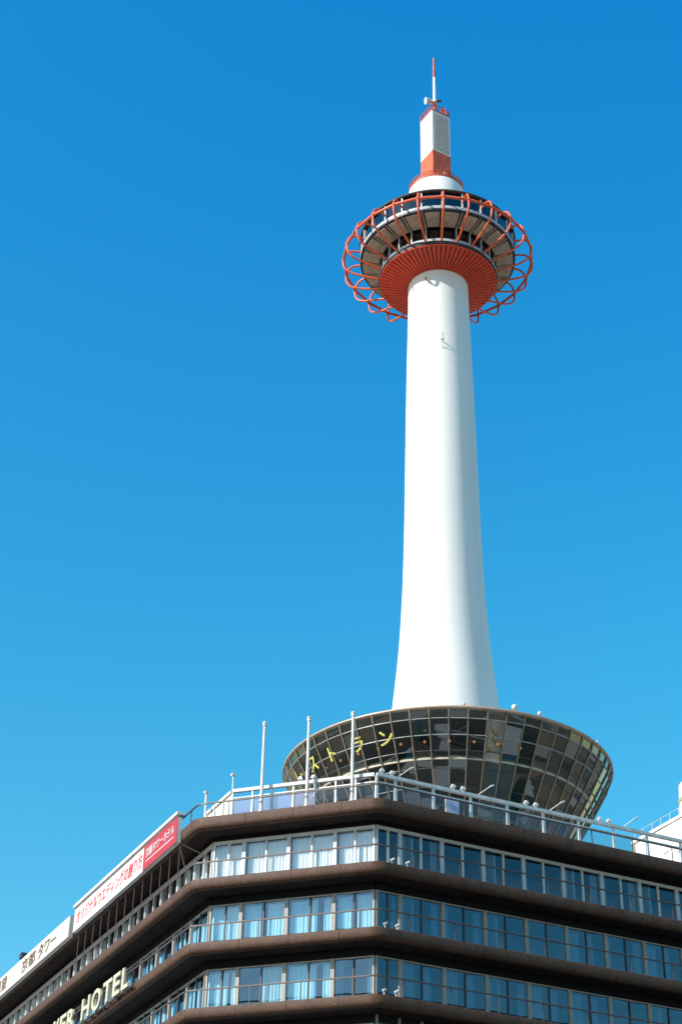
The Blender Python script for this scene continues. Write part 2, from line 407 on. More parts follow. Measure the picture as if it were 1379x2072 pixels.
# window bays: (front, start, width)
cw = [0.0, 1.98, 4.30, 6.58, 9.2315 - 2 * RECT]
WIN = {}
def box_local(mb, x0, x1, y0, y1, z0, z1):
    mb.box((x0, y0, z0), (x1 - x0, 0, 0), (0, y1 - y0, 0), (0, 0, z1 - z0))
def window_meshes(w, H, top):
    key = (round(w, 3), H, top)
    if key in WIN: return WIN[key]
    fr = MB(); j = 0.085
    lint = 0.22 if top else 0.40
    hz = H - lint
    box_local(fr, 0.002, j, -0.09, 0.06, 0.012, hz); box_local(fr, w - j, w - 0.002, -0.09, 0.06, 0.012, hz)
    hb = 0.15 if top else 0.06
    box_local(fr, j, w - j, -0.075, 0.05, hz - hb, hz - 0.002); box_local(fr, j, w - j, -0.075, 0.05, 0.012, 0.075)
    fm = fr.mesh('window', M['white_frame'] if top else M['beige_frame'])
    mu = MB(); mm = 0.05 if top else 0.032
    box_local(mu, w / 2 - mm, w / 2 + mm, -0.06, 0.045, 0.078, hz - hb - 0.003)
    mum = mu.mesh('mullion', M['white_frame'] if top else M['dark_frame'])
    pa = MB(); z0, z1 = 0.076, hz - hb - 0.002
    for k, (x0, x1) in enumerate(((j + .001, w / 2 - mm - .001), (w / 2 + mm + .001, w - j - .001))):
        ty = (0.012 if k else -0.008)
        pa.add([(x0, ty, z0), (x1, -ty, z0), (x1, -ty * .5, z1), (x0, ty * 1.5, z1)], [(0, 1, 2, 3)])
    pm = pa.mesh('pane', M['top_glass'] if top else M['win_glass'])
    li = MB(); box_local(li, 0.001, w - 0.001, -0.05, 0.10, hz, H - 0.012)
    lm = li.mesh('lintel', M['lintel'])
    cur = []
    zt = hz - 0.08
    def pleats(spans, mt, z1=zt, z0=0.09, amp=0.035, per=0.17):
        c = MB()
        for x0, x1 in spans:
            k = max(2, int((x1 - x0) / 0.035)); vs = []; ph = random.random() * 6
            for i in range(k + 1):
                x = x0 + (x1 - x0) * i / k
                y = 0.26 + amp * math.sin(2 * math.pi * x / per + ph + .8 * math.sin(3 * x)) + 0.01 * math.sin(17 * x)
                vs += [(x, y, z0), (x, y + 0.01, z1)]
            c.add(vs, [(2 * i, 2 * i + 2, 2 * i + 3, 2 * i + 1) for i in range(k)])
        return c.mesh('curtain', mt, smooth=60)
    a, b = 0.1, w - 0.1
    cur.append(pleats([(a, b)], M['curtain']))
    cur.append(pleats([(a, a + w * .36), (b - w * .42, b)], M['curtain']))
    cur.append(pleats([(a, a + w * .58), (b - w * .20, b)], M['curtain']))
    cur.append(pleats([(a, a + w * .16), (b - w * .16, b)], M['curtain3']))
    cur.append(pleats([(a + w * .42, b)], M['curtain2']))
    cur.append(pleats([(a, a + w * .34), (w * .54, b - w * .2)], M['curtain3']))
    WIN[key] = (fm, mum, pm, lm, cur); return WIN[key]
hb_ = BASE[hotel.name]
def window(corner, d, w, H, top, ci):
    fm, mum, pm, lm, cur = window_meshes(w, H, top)
    o = inst('window', fm, hotel, corner - hb_, math.atan2(d.y, d.x))
    inst('mullion', mum, o); pn = inst('pane', pm, o); inst('lintel', lm, o)
    pn.rotation_euler = (random.uniform(-.006, .006), 0, 0)
    if ci is not None: inst('curtain', cur[ci], o)
    return o
C_R = W(A + RECT, REC); C_L = W(REC, A + RECT)
BAY = 2.27
u_starts = [A + RECT + 0.012 + (0.0 if i == 0 else 1.26 + BAY * (i - 1)) for i in range(10)]
nwin = 0
for row in (1, 2, 3, 4):
    t = TOPS[row]; H = TOPS[row - 1] - THICK[row - 1] - t; top = row == 1; H = round(H, 3)
    # chamfer, right to left
    for i in range(4):
        w = cw[i + 1] - cw[i] - 0.004
        c = C_R - DC * cw[i + 1] + ZZ * t
        ci = {1: [0, 0, 0, 0], 2: [1, 2, 1, 0], 3: [3, 2, 4, 2], 4: [1, 0, 2, 0]}[row][i]
        window(c, DC, round(w, 3), H, top, ci); nwin += 1
    if row == 4: continue
    # shaded front
    for i in range(10):
        u0 = u_starts[i]; w = (1.26 if i == 0 else BAY) - 0.004
        ci = random.choice({1: [None, None, None, 3], 2: [None, 3, 5, None, 5], 3: [None, 5, 3, None, 5]}[row])
        window(W(u0, REC, t), U, round(w, 3), H, top, ci); nwin += 1
    # sunlit front
    for i in range(16):
        v0 = A + RECT + 0.012 + BAY * i
        ci = random.choice([0, 1, 2, 3, 1, 4])
        window(W(REC, v0 + BAY - 0.004, t), -V, round(BAY - 0.004, 3), H, top, ci); nwin += 1
# the rest of the glazing, hidden or far outside the picture
mb = MB()
for row in (1, 2, 3, 4):
    t = TOPS[row]; t1 = TOPS[row - 1] - THICK[row - 1]
    u0 = u_starts[-1] + BAY + 0.01 if row < 4 else A + RECT + .02
    mb.box(W(u0, REC, t + .01), U * (UMAX - 1 - u0), V * 0.05, ZZ * (t1 - t - .02))
    v0 = A + RECT + 0.02 + BAY * 16 + .02 if row < 4 else A + RECT + .02
    mb.box(W(REC, v0, t + .01), V * (VMAX - 1 - v0), U * 0.05, ZZ * (t1 - t - .02))
obj('window_band', mb, M['band_glass'], hotel)['kind'] = 'stuff'
mb = MB()
for row in (1, 2, 3, 4):
    t = TOPS[row]; t1 = TOPS[row - 1] - THICK[row - 1]
    u = u_starts[-1] + BAY + 0.02 if row < 4 else A + RECT + .04
    while u < UMAX - 1.2: mb.box(W(u, REC - .06, t + .012), U * .12, V * .058, ZZ * (t1 - t - .025)); u += BAY / 2
    v = A + RECT + 0.05 + BAY * 16 if row < 4 else A + RECT + .04
    while v < VMAX - 1.2: mb.box(W(REC - .06, v, t + .012), V * .12, U * .058, ZZ * (t1 - t - .025)); v += BAY / 2
obj('band_mullion', mb, M['beige_frame'], hotel)['kind'] = 'stuff'
# balcony rails
for i, t in enumerate(TOPS):
    mb = MB()
    pth = front_path(0.13, 0.9, UMAX, VMAX)
    hh = 0.70 if i == 0 else 0.80
    for seg in [pth]:
        sweep(mb, seg, [(-0.032, t + hh), (0.032, t + hh), (0.032, t + hh + 0.06), (-0.032, t + hh + 0.06)])
    L = [0.0]
    for (p, a), (q, b) in zip(pth[:-1], pth[1:]): L.append(L[-1] + (q - p).length)
    s = 0.8 + 0.3 * i
    step = 2.42
    while s < L[-1] - .3:
        for k in range(len(pth) - 1):
            if L[k] <= s < L[k + 1]:
                p = pth[k][0].lerp(pth[k + 1][0], (s - L[k]) / (L[k + 1] - L[k])); nn = pth[k][1]
                dd = Vector((-nn.y, nn.x))
                mb.box(W(p.x - dd.x * .02 - nn.x * .02, p.y - dd.y * .02 - nn.y * .02, t - .01), (U * dd.x + V * dd.y) * .04, (U * nn.x + V * nn.y) * .04, ZZ * (hh + .01))
                break
        s += step
    obj('railing', mb, M['rail'], hotel)
# dark posts carrying the roof sign
v = 8.6
while v < 24:
    mb = MB(); mb.tube([W(0.10, v, TOPS[1] + .8), W(0.10, v, TOPS[0] - THICK[0] + .03)], 0.022, 6); obj('sign_brace', mb, M['rail'], hotel); v += 1.25
for p, q in ((W(-.02, 8.35, 31.85), W(0.50, 8.35, 30.2)), (W(-.02, 8.3, 31.85), W(REC - .1, 7.7, 31.2))):
    mb = MB(); mb.tube([p, q], 0.03, 6); obj('sign_brace', mb, M['rail'], hotel)

# ------------------------------------------------------------------ text
def text_polys(body, bold=0.0, depth=0.0):
    c = bpy.data.curves.new('text', 'FONT'); c.body = body; c.size = 1.0; c.extrude = depth; c.offset = bold
    o = bpy.data.objects.new('text', c); COL.objects.link(o)
    me = bpy.data.meshes.new_from_object(o.evaluated_get(bpy.context.evaluated_depsgraph_get()))
    vs = [v.co.copy() for v in me.vertices]; fs = [tuple(p.vertices) for p in me.polygons]
    bpy.data.objects.remove(o); bpy.data.curves.remove(c); bpy.data.meshes.remove(me)
    return vs, fs
def put_text(mb, body, org, ax, ay, az, width=None, height=1.0, bold=0.0, depth=0.04, weight=1):
    """lower-left corner org; unit axes; scaled to width x height"""
    vs, fs = text_polys(body, bold, 0.5)
    x0 = min(v.x for v in vs); x1 = max(v.x for v in vs); y0 = min(v.y for v in vs); y1 = max(v.y for v in vs)
    sy = height / (y1 - y0); sx = sy if width is None else width / (x1 - x0)
    for k in range(weight):             # heavier strokes: the same glyph again a little to the side, each copy standing a little prouder
        sh = (k - (weight - 1) / 2) * .03 * height
        mb.add([org + ax * ((v.x - x0) * sx + sh) + ay * ((v.y - y0) * sy + (.012 * height if k % 2 else 0)) + az * (v.z * (depth + .003 * k) + (depth + .003 * k) * .5) for v in vs], fs)
    return (x1 - x0) * sx

# HOTEL letters standing on the balcony edge
hs_ = thing('hotel_lettering', tuple(W(-0.1, 22, TOPS[2])), 'large cream capital letters standing on a balcony edge of the sunlit front', 'sign')
vpos = {'H': 20.6, 'O': 19.0, 'T': 17.3, 'E': 15.8, 'L': 14.5}
wd = {'T': 1.3, 'O': 1.35, 'W': 1.7, 'E': 1.05, 'R': 1.15, 'H': 1.25, 'L': 0.95}
word = [('T', 29.0), ('O', 27.6), ('W', 26.1), ('E', 24.2), ('R', 22.95)] + list(vpos.items())
for ch, v in word:
    mb = MB(); put_text(mb, ch, W(-0.16, v, TOPS[2] - .19), -V, ZZ, -U, wd[ch], 1.12, bold=0.02, depth=0.12)
    obj('letter', mb, M['letter'], hs_)
mb = MB()
mb.box(W(-0.20, 13.1, TOPS[2] - .27), V * 17.0, U * 0.10, ZZ * .07)
v = 13.5
while v < 30:
    mb.box(W(-0.15, v, TOPS[2] - .39), V * .05, U * .17, ZZ * .118); v += 1.9
obj('mounting_rail', mb, M['rail'], hs_)

# red and white roof sign
s1 = thing('roof_sign', tuple(W(-0.2, 16, 31.86)), 'long white roof sign with red Japanese lettering and a red end panel', 'sign')
mb = MB(); mb.box(W(-0.24, 8.2, 31.86), V * 15.5, U * .22, ZZ * 1.30); obj('sign_board', mb, M['sign_white'], s1)
mb = MB(); mb.box(W(-0.265, 8.205, 31.865), V * 4.6, U * .023, ZZ * 1.29); obj('red_panel', mb, M['sign_red'], s1)
mb = MB(); mb.box(W(-0.34, 8.15, 33.27), V * 15.6, U * .40, ZZ * .16)
obj('sign_cap', mb, M['sign_white'], s1)
mb = MB(); mb.box(W(-0.14, 8.3, 33.161), V * 15.3, U * .10, ZZ * .108); obj('cap_spacer', mb, M['black_metal'], s1)
mb = MB(); put_text(mb, 'オリジナルウエディングの創り方', W(-0.242, 23.2, 32.16), -V, ZZ, -U, 10.2, 0.78, weight=2, depth=0.015)
obj('red_lettering', mb, M['sign_pink'], s1)
mb = MB(); put_text(mb, '京都タワーホテル', W(-0.267, 12.45, 32.42), -V, ZZ, -U, 3.9, 0.50, weight=2, depth=0.015)
mb.box(W(-0.28, 8.6, 32.22), V * 3.8, U * .013, ZZ * .05)
obj('white_lettering', mb, M['sign_white'], s1)

# cream sign with brown brush lettering
s2 = thing('roof_sign', tuple(W(-0.2, 33, 31.86)), 'cream roof sign with brown lettering at the far left of the roof edge', 'sign')
mb = MB(); mb.box(W(-0.26, 24.45, 31.86), V * 19, U * .26, ZZ * 1.22); obj('sign_board', mb, M['sign_cream'], s2)
mb = MB()
put_text(mb, '京都', W(-0.262, 33.2, 32.08), -V, ZZ, -U, 2.6, 0.80, weight=2, depth=0.02)
put_text(mb, 'タワー', W(-0.262, 30.0, 32.10), -V, ZZ, -U, 3.2, 0.78, weight=3, depth=0.02)
put_text(mb, '展望', W(-0.262, 38.6, 32.08), -V, ZZ, -U, 2.3, 0.80, weight=2, depth=0.02)
obj('brown_lettering', mb, M['sign_brown'], s2)
mb = MB(); mb.box(W(0.15, 29.5, 33.10), V * 5.2, U * .5, ZZ * .40)
obj('roof_trunking', mb, M['beige_panel'], s2)
mb = MB(); mb.box(W(0.2, 34.75, 33.09), V * .10, U * .10, ZZ * .75); mb.box(W(0.0, 34.6, 33.55), V * .5, U * .35, ZZ * .32)
tag(obj('floodlight', mb, M['black_metal'], base=tuple(W(.2, 34.7, 33.09))), 'dark boxy floodlight standing on the cream roof sign', 'floodlight')

# ------------------------------------------------------------------ flagpoles
FP = [(2.56, 4.53, 37.33, 'flagpole at the left, clear against the sky'), (4.20, 2.90, 37.29, 'middle flagpole, its top just in front of the glass bowl edge'), (5.80, 1.29, 37.24, 'flagpole nearest the building corner, in front of the glass bowl')]
for u, v, h, lab in FP:
    b = W(u, v, TOPS[0]); p = thing('flagpole', tuple(b), 'tall cream ' + lab, 'flagpole', 'flagpoles on the roof edge')
    mb = MB(); mb.tube([b - ZZ * .05, W(u, v, h - .1)], 0.088, 12, r1=0.066); obj('pole', mb, M['pole'], p, smooth=40)
    mb = MB(); mb.tube([W(u, v, h - .18), W(u, v, h - .06)], 0.10, 12); mb.ball(W(u, v, h), 0.105, sz=.75); obj('cap', mb, M['pole'], p, smooth=50)
    mb = MB(); mb.tube([b, b + ZZ * .12], 0.17, 12); obj('base_flange', mb, M['pole'], p, smooth=40)

# ------------------------------------------------------------------ rooftop glass screen with white beam
SI = 0.85; T0 = TOPS[0]; BH = 34.0
scr = thing('rooftop_screen', tuple(W(6, 3, T0)), 'white steel beam on posts with glass panels running round the roof edge', 'screen')
SC = W(A + SI * math.tan(R(22.5)), SI); SL = SC - DC * 7.35
uR = 32.0
mb = MB()
bp = [W(uR, SI, BH), SC + ZZ * BH, SL + ZZ * BH, SL + V * 3.4 + ZZ * BH]
def beam(mb, p, q, w, h):
    d = (q - p).normalized(); s = d.cross(ZZ)
    mb.box(p - s * w / 2, q - p, s * w, ZZ * h)
beam(mb, W(uR, SI, BH), SC + ZZ * BH, .17, .16)
beam(mb, SC - DC * .12 + ZZ * BH, SL + ZZ * BH, .17, .16)
beam(mb, SL + V * .12 + ZZ * BH, SL + V * 3.2 + ZZ * BH, .17, .16)
obj('beam', mb, M['screen_white'], scr)
mb = MB()
beam(mb, W(uR, SI, BH - .32), SC + ZZ * (BH - .32), .06, .06)
beam(mb, SC - DC * .1 + ZZ * (BH - .32), SL + ZZ * (BH - .32), .06, .06)
obj('lower_rail', mb, M['screen_white'], scr)
posts = []
def post(p, d, wide=.11):
    mb = MB(); s = d.cross(ZZ)
    z0, z1 = T0 - .02, BH - .001
    p0 = Vector((p.x, p.y, z0)); w0 = wide * 1.5
    mb.add([p0 - d * w0 / 2 - s * .07, p0 + d * w0 / 2 - s * .07, p0 + d * w0 / 2 + s * .07, p0 - d * w0 / 2 + s * .07] +
           [Vector((p.x, p.y, z1)) + a * wide / 2 * d + b * .05 * s for a, b in ((-1, -1), (1, -1), (1, 1), (-1, 1))],
           [(3, 2, 1, 0), (4, 5, 6, 7), (0, 1, 5, 4), (1, 2, 6, 5), (2, 3, 7, 6), (3, 0, 4, 7)])
    obj('post', mb, M['screen_white'], scr)
pu = [SC]
u = A + 1.35
while u < uR: pu.append(W(u, SI)); u += 2.07
for p in pu: post(p, U, .11)
pc = [SC - DC * s for s in (1.05, 2.05, 3.1, 4.2, 5.3, 6.3, 7.35)]
for p in pc: post(p, DC, .075)
pl = [SL + V * s for s in (1.1, 2.2, 3.2)]
for p in pl: post(p, V, .10)
def gpanel(p, q, z0, z1, m, name='glass_panel'):
    d = (q - p).normalized(); s = d.cross(ZZ)
    mb = MB(); mb.box(p + d * .09 - s * .006 + ZZ * z0, (q - p) - d * .18, s * .012, ZZ * (z1 - z0)); obj(name, mb, m, scr)
for a, b in zip(pu[:-1], pu[1:]):
    if (a - O).dot(U) < 20.5: gpanel(a, b, T0 + .05, BH - .36, M['screen_clear'])
seq = [SC] + pc
for i, (a, b) in enumerate(zip(seq[:-1], seq[1:])):
    gpanel(a, b, T0 + .05, BH - .36, M['screen_clear'] if i < 3 else M['screen_glass'])
for a, b in zip([SL] + pl[:-1], pl):
    gpanel(a, b, T0 + .05, BH - .05, M['beige_panel'], 'wall_panel')
# notice board on the screen
mb = MB(); mb.box(W(10.55, SI - .12, T0 + .02), U * .75, V * .06, ZZ * 1.0)
nb = obj('notice_board', mb, M['white_frame'], base=tuple(W(10.9, SI - .1, T0))); tag(nb, 'small white framed board standing at the roof edge beside the screen', 'board')
mb = MB(); mb.box(W(10.75, SI - .124, T0 + .1), U * .50, V * .004, ZZ * .84); 
k = obj('board_face', mb, mat('lilac_board_face', (0.45, 0.45, 0.66), .5), None, base=tuple(W(10.9, SI - .1, T0))); k.parent = nb; k.location = (0, 0, 0)

# paired floodlights on the beam
def flood(p, d, out, label, group):
    b = thing('floodlight', tuple(p), label, 'floodlight', group)
    mb = MB(); mb.tube([p, p + ZZ * .10], .05, 8); obj('stem', mb, M['screen_white'], b)
    mb = MB(); q = p + ZZ * .10
    mb.add([q - d * .12 - out * .10, q + d * .12 - out * .10, q + d * .12 + out * .10, q - d * .12 + out * .10,
            q - d * .06 - out * .05 + ZZ * .17, q + d * .06 - out * .05 + ZZ * .17, q + d * .06 + out * .05 + ZZ * .17, q - d * .06 + out * .05 + ZZ * .17],
           [(3, 2, 1, 0), (4, 5, 6, 7), (0, 1, 5, 4), (1, 2, 6, 5), (2, 3, 7, 6), (3, 0, 4, 7)])
    obj('housing', mb, M['screen_white'], b)
FG = 'floodlight pairs on the white rooftop beam'
def beamU(u): return W(u, SI, BH + .16)
for us, txt in ((7.15, 'on the beam just right of the corner'), (11.05, 'on the beam above the lilac board'), (15.2, 'on the beam below the bowl side'), (19.55, 'on the beam right of the bowl')):
    for k, du in enumerate((0, .55)):
        flood(beamU(us + du), U, -V, '%s white floodlight of the pair %s' % (('left', 'right')[k], txt), FG)
for k, s in enumerate((3.85, 3.2)):
    flood(SC - DC * s + ZZ * (BH + .16), DC, -NC, '%s white floodlight of the pair between the two right flagpoles' % ('left', 'right')[k], FG)
# slanting lamp arms
def arm(p, d, lab):
    b = thing('spotlight', tuple(p), lab, 'spotlight', 'slanting spotlights on the rooftop beam')
    q = p + d * .45 + ZZ * .42 - V * .3
    mb = MB(); mb.tube([p - ZZ * .01, p + ZZ * .05, q], .026, 8); obj('arm', mb, M['screen_white'], b)
    mb = MB(); mb.tube([q - d * .02, q + d * .22 + ZZ * .12], .045, 8); obj('lamp_head', mb, M['screen_white'], b)
for u, txt in ((8.05, 'nearest the building corner'), (12.5, 'second from the building corner, in front of the bowl'), (16.6, 'third from the building corner, below the bowl edge'), (21.0, 'farthest right, against the blue sky')):
    arm(beamU(u), U, 'slender white spotlight arm, ' + txt)
# little lamp posts on the roof at the left
for p, z0, h, lab in ((W(1.3, 8.6), T0, 2.3, 'short white lamp post at the left end of the roof rail'), (SL + V * .05, BH + .16, .75, 'thin white rod on the left bend of the rooftop beam')):
    p = Vector((p.x, p.y, z0)); b = thing('lamp_post', tuple(p), lab, 'lamp post')
    mb = MB(); mb.tube([p - ZZ * .01, p + ZZ * h], .055 if h > 1 else .035, 8); obj('post', mb, M['screen_white'], b)
    mb = MB(); mb.box(p + ZZ * h - U * .1 - V * .1, U * .2, V * .2, ZZ * .12); obj('lamp_head', mb, M['screen_white'], b)

# white balcony spot lamps near the corner
for t, us in ((TOPS[1], (7.5, 8.3)), (TOPS[2], (7.15, 7.75)), (TOPS[3], (7.1, 7.7))):
    for k, u in enumerate(us):
        p = W(u, .45, t); b = thing('balcony_lamp', tuple(p), '%s small white lamp on the %s balcony right of the corner' % (('left', 'right')[k], {TOPS[1]: 'top', TOPS[2]: 'middle', TOPS[3]: 'lowest'}[t]), 'lamp', 'white lamps on the balconies by the corner')
        mb = MB(); mb.tube([p, p + ZZ * .30], .03, 8); obj('stem', mb, M['screen_white'], b)
        mb = MB(); mb.tube([p + ZZ * .28 - U * .08, p + ZZ * .38 + U * .08 - V * .05], .06, 10); obj('lamp_head', mb, M['screen_white'], b)

# ------------------------------------------------------------------ right rooftop: plant enclosure, penthouse, cooling stack
ph = thing('rooftop_penthouse', tuple(W(34, 9, T0)), 'large white rooftop penthouse with a sunlit side wall and railing at the right edge', 'penthouse')
mb = MB(); mb.box(W(28.6, 2.6, T0 - .02), U * 14, V * 7.8, ZZ * 5.45); obj('wall', mb, M['white_wall'], ph)
mb = MB(); mb.box(W(28.5, 2.5, T0 + 5.431), U * 14.2, V * 8.0, ZZ * .16); obj('coping', mb, M['white_wall'], ph)
mb = MB(); mb.box(W(28.53, 10.25, T0 - .01), U * .069, V * .2, ZZ * 5.44); obj('corner_post', mb, M['olive'], ph)
mb = MB(); v = 2.7
while v < 10.4:
    mb.tube([W(28.7, v, T0 + 5.58), W(28.7, v, T0 + 6.1)], .022, 6); v += .85
mb.tube([W(28.7, 2.7, T0 + 6.1), W(28.7, 10.3, T0 + 6.1)], .02, 6)
obj('railing', mb, M['grey_metal'], ph)
mb = MB()
for v, z in ((7.2, 3.9), (6.0, 3.6)): mb.box(W(28.54, v, T0 + z), V * .5, U * .06, ZZ * .5)
obj('vent', mb, M['beige_panel'], ph)
ct = thing('cooling_stack', tuple(W(33.4, 8.6, T0 + 5.59)), 'cream banded cooling stack rising behind the white penthouse at the right edge', 'stack')
def cyl(mb, u, v, h0, h1, r0, r1, n=32):
    c = W(u, v); k = len(mb.v)
    mb.revolve([(0.01, h0), (r0, h0), (r1, h1), (0.01, h1)], (c.x, c.y), n)
mb = MB(); z = T0 + 5.59; rs = 2.0
cyl(mb, 33.15, 8.6, z, z + 1.5, 2.0, 1.96); cyl(mb, 33.15, 8.6, z + 1.75, z + 2.6, 1.94, 1.91); cyl(mb, 33.15, 8.6, z + 2.8, z + 3.75, 1.89, 1.84)
obj('drum', mb, M['sign_cream'], ct, smooth=40)
mb = MB(); cyl(mb, 33.15, 8.6, z + 1.501, z + 1.749, 2.02, 2.02); cyl(mb, 33.15, 8.6, z + 2.601, z + 2.799, 1.95, 1.95)
obj('band', mb, M['olive'], ct, smooth=40)
mb = MB(); mb.tube([W(31.9, 8.9, z + 3.7), W(31.9, 8.9, z + 4.9)], .035, 6); obj('aerial', mb, M['grey_metal'], ct)

# ------------------------------------------------------------------ glass bowl restaurant
bowl = thing('restaurant_bowl', (TX, TY, T0), 'wide bowl shaped glass restaurant with bronze mullions around the foot of the white tower', 'restaurant')
PROF = [(12.35, 52.95), (12.1, 52.2), (11.0, 50.2), (9.7, 48.0), (8.5, 46.0), (7.5, 44.0), (6.6, 41.5), (6.2, 38.0), (6.2, T0 - .02)]
def prof_r(h):
    for (r0, h0), (r1, h1) in zip(PROF[:-1], PROF[1:]):
        if h1 <= h <= h0: return r0 + (r1 - r0) * (h0 - h) / (h0 - h1)
    return PROF[-1][0]
def TP(phi, r, h): return Vector((TX + r * math.sin(phi), TY - r * math.cos(phi), h))
NB = 56
levels = [52.75, 52.2, 51.2, 50.25, 49.2, 48.1, 47.0, 45.9, 44.7, 43.2, 41.5, 39.5, 37.5, 35.5, 33.5, T0 - .02]
mb = MB()
rnd = random.Random(3)
for k in range(NB):
    a0, a1 = 2 * math.pi * (k - .5) / NB, 2 * math.pi * (k + .5) / NB
    for h1, h0 in zip(levels[:-1], levels[1:]):
        j = [rnd.uniform(-.018, .018) for _ in range(3)]; e = .015
        q = [TP(a0 + .001, prof_r(h0) - .06 + j[0], h0 + e), TP(a1 - .001, prof_r(h0) - .06 + j[1], h0 + e),
             TP(a1 - .001, prof_r(h1) - .06 + j[2], h1 - e), TP(a0 + .001, prof_r(h1) - .06 + j[0] + j[2] - j[1], h1 - e)]
        mb.add(q, [(0, 1, 2, 3)])
obj('glass_wall', mb, M['bowl_glass'], bowl)
for k in range(NB):
    a = 2 * math.pi * (k + .5) / NB; t = Vector((math.cos(a), math.sin(a), 0)); mb = MB(); vs = []
    pr = [p for p in PROF if p[1] > 40] + [(6.42, 40)]
    for r, h in pr:
        c0, c1 = TP(a, r - .10, h), TP(a, r + .05, h)
        vs += [c0 - t * .038, c0 + t * .038, c1 + t * .038, c1 - t * .038]
    m = len(pr); fs = [(0, 1, 2, 3), tuple(range(4 * m - 4, 4 * m))[::-1]]
    for i in range(m - 1):
        fs += [(4 * i + j, 4 * i + (j + 1) % 4, 4 * i + 4 + (j + 1) % 4, 4 * i + 4 + j) for j in range(4)]
    mb.add(vs, fs); obj('mullion', mb, M['mullion'], bowl)
for h in levels[1:9]:
    mb = MB(); r = prof_r(h)
    mb.revolve([(r - .09, h - .022), (r + .0, h - .022), (r + .0, h + .022), (r - .09, h + .022)], (TX, TY), NB * 2, closed=True)
    obj('transom', mb, M['transom'] if h > 50.5 else M['dark_frame'], bowl)
mb = MB()
mb.revolve([(12.0, 52.80), (12.36, 52.84), (12.42, 52.88), (12.42, 52.98), (12.38, 53.01), (12.0, 53.01)], (TX, TY), 128, closed=True)
obj('rim', mb, M['rim'], bowl, smooth=40)
mb = MB(); mb.revolve([(12.2, 53.0), (4.0, 53.35), (4.0, 53.1), (12.2, 52.8)], (TX, TY), 96, closed=True)
obj('roof', mb, M['bowl_ceiling'], bowl, smooth=40)
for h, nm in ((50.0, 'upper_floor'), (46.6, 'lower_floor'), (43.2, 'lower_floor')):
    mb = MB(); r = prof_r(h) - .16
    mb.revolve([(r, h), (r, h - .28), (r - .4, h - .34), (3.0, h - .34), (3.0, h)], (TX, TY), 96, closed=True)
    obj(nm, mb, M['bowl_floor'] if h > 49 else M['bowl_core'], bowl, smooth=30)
mb = MB(); mb.revolve([(4.6, 33.0), (4.6, 53.0)], (TX, TY), 48); obj('inner_core', mb, M['bowl_core'], bowl, smooth=40)
# ceiling lights, dining tables are too small; a hanging ring of slats breaks the ceiling
mb = MB()
for k in range(40):
    a = 2 * math.pi * k / 40
    mb.tube([TP(a, 11.3, 52.55), TP(a, 5.2, 52.75)], .07, 5)
obj('ceiling_batten', mb, M['bowl_floor'], bowl)
for k in range(-8, 4):
    a = R(-3 + 9.15 * k); p = TP(a, 10.75, 51.05)
    b = thing('pendant_lamp', tuple(p), 'small round orange lamp hanging behind the glass of the bowl restaurant', 'lamp', 'orange lamps inside the bowl')
    mb = MB(); mb.tube([p + ZZ * .12, p + ZZ * 1.55], .012, 5); obj('cord', mb, M['black_metal'], b)
    mb = MB(); mb.ball(p, .105); obj('globe', mb, M['lamp'], b, smooth=60)
# yellow katakana
rs_ = thing('restaurant_sign', (TX - 5, TY - 10, 51.3), 'yellow Japanese letters reading restaurant on the left side of the glass bowl', 'sign')
for ch, deg in (('レ', -72.0), ('ス', -59.8), ('ト', -48.4), ('ラ', -36.6), ('ン', -25.2)):
    a = R(deg); h0 = 50.85
    t = Vector((math.cos(a), math.sin(a), 0)); sl = (TP(a, prof_r(51.8), 51.8) - TP(a, prof_r(50.8), 50.8)).normalized()
    nn = t.cross(sl)
    w = .95 if ch != 'ト' else .6
    mb = MB(); put_text(mb, ch, TP(a, prof_r(h0) - .01, h0) - t * w / 2, t, sl, nn, w, 1.0, depth=.03, weight=3)
    obj('letter', mb, M['yellow'], rs_)
# small lamps on the rim
for k, (deg, sz) in enumerate(((2.0, .10), (19.0, .22), (28.5, .16), (59.0, .10))):
    p = TP(R(deg) * 1.0, 12.2, 53.06)
    b = thing('rim_lamp', tuple(p), ('tiny white lamp on the bowl rim below the sunlit column side', 'largest white lamp on the bowl rim below the shaded column side', 'white lamp on the bowl rim just right of the column', 'tiny white lamp on the bowl rim at the right against the sky')[k], 'lamp', 'lamps on the bowl rim')
    mb = MB(); mb.tube([p, p + ZZ * .12], .06, 8); obj('stem', mb, M['red_paint'], b)
    mb = MB(); mb.ball(p + ZZ * (.12 + sz * .8), sz); obj('globe', mb, M['screen_white'], b, smooth=60)

# ------------------------------------------------------------------ white tower
tw = thing('observation_tower', (TX, TY, T0), 'white flared observation tower with a red ringed lookout deck and antenna spire', 'tower')
prof = [(4.75, 53.0), (4.45, 55.5), (4.12, 58.9), (3.85, 61.4), (3.60, 64.2), (3.43, 67.0), (3.30, 69.8), (3.19, 73.5), (3.10, 78.4), (3.02, 83.5), (2.95, 88.0), (2.88, 91.5), (2.80, 95), (2.74, 98), (2.71, 100.95)]
# smooth interpolation of the profile
def crom(pts, m=4):
    out = []
    for i in range(len(pts) - 1):
        p0 = pts[max(0, i - 1)]; p1 = pts[i]; p2 = pts[i + 1]; p3 = pts[min(len(pts) - 1, i + 2)]
        for k in range(m):
            t = k / m
            out.append(tuple(.5 * (2 * p1[j] + (p2[j] - p0[j]) * t + (2 * p0[j] - 5 * p1[j] + 4 * p2[j] - p3[j]) * t * t + (3 * p1[j] - p0[j] - 3 * p2[j] + p3[j]) * t ** 3) for j in (0, 1)))
    return out + [pts[-1]]
mb = MB(); mb.revolve(crom(prof), (TX, TY), 128); obj('column', mb, M['white_paint'], tw, smooth=60)
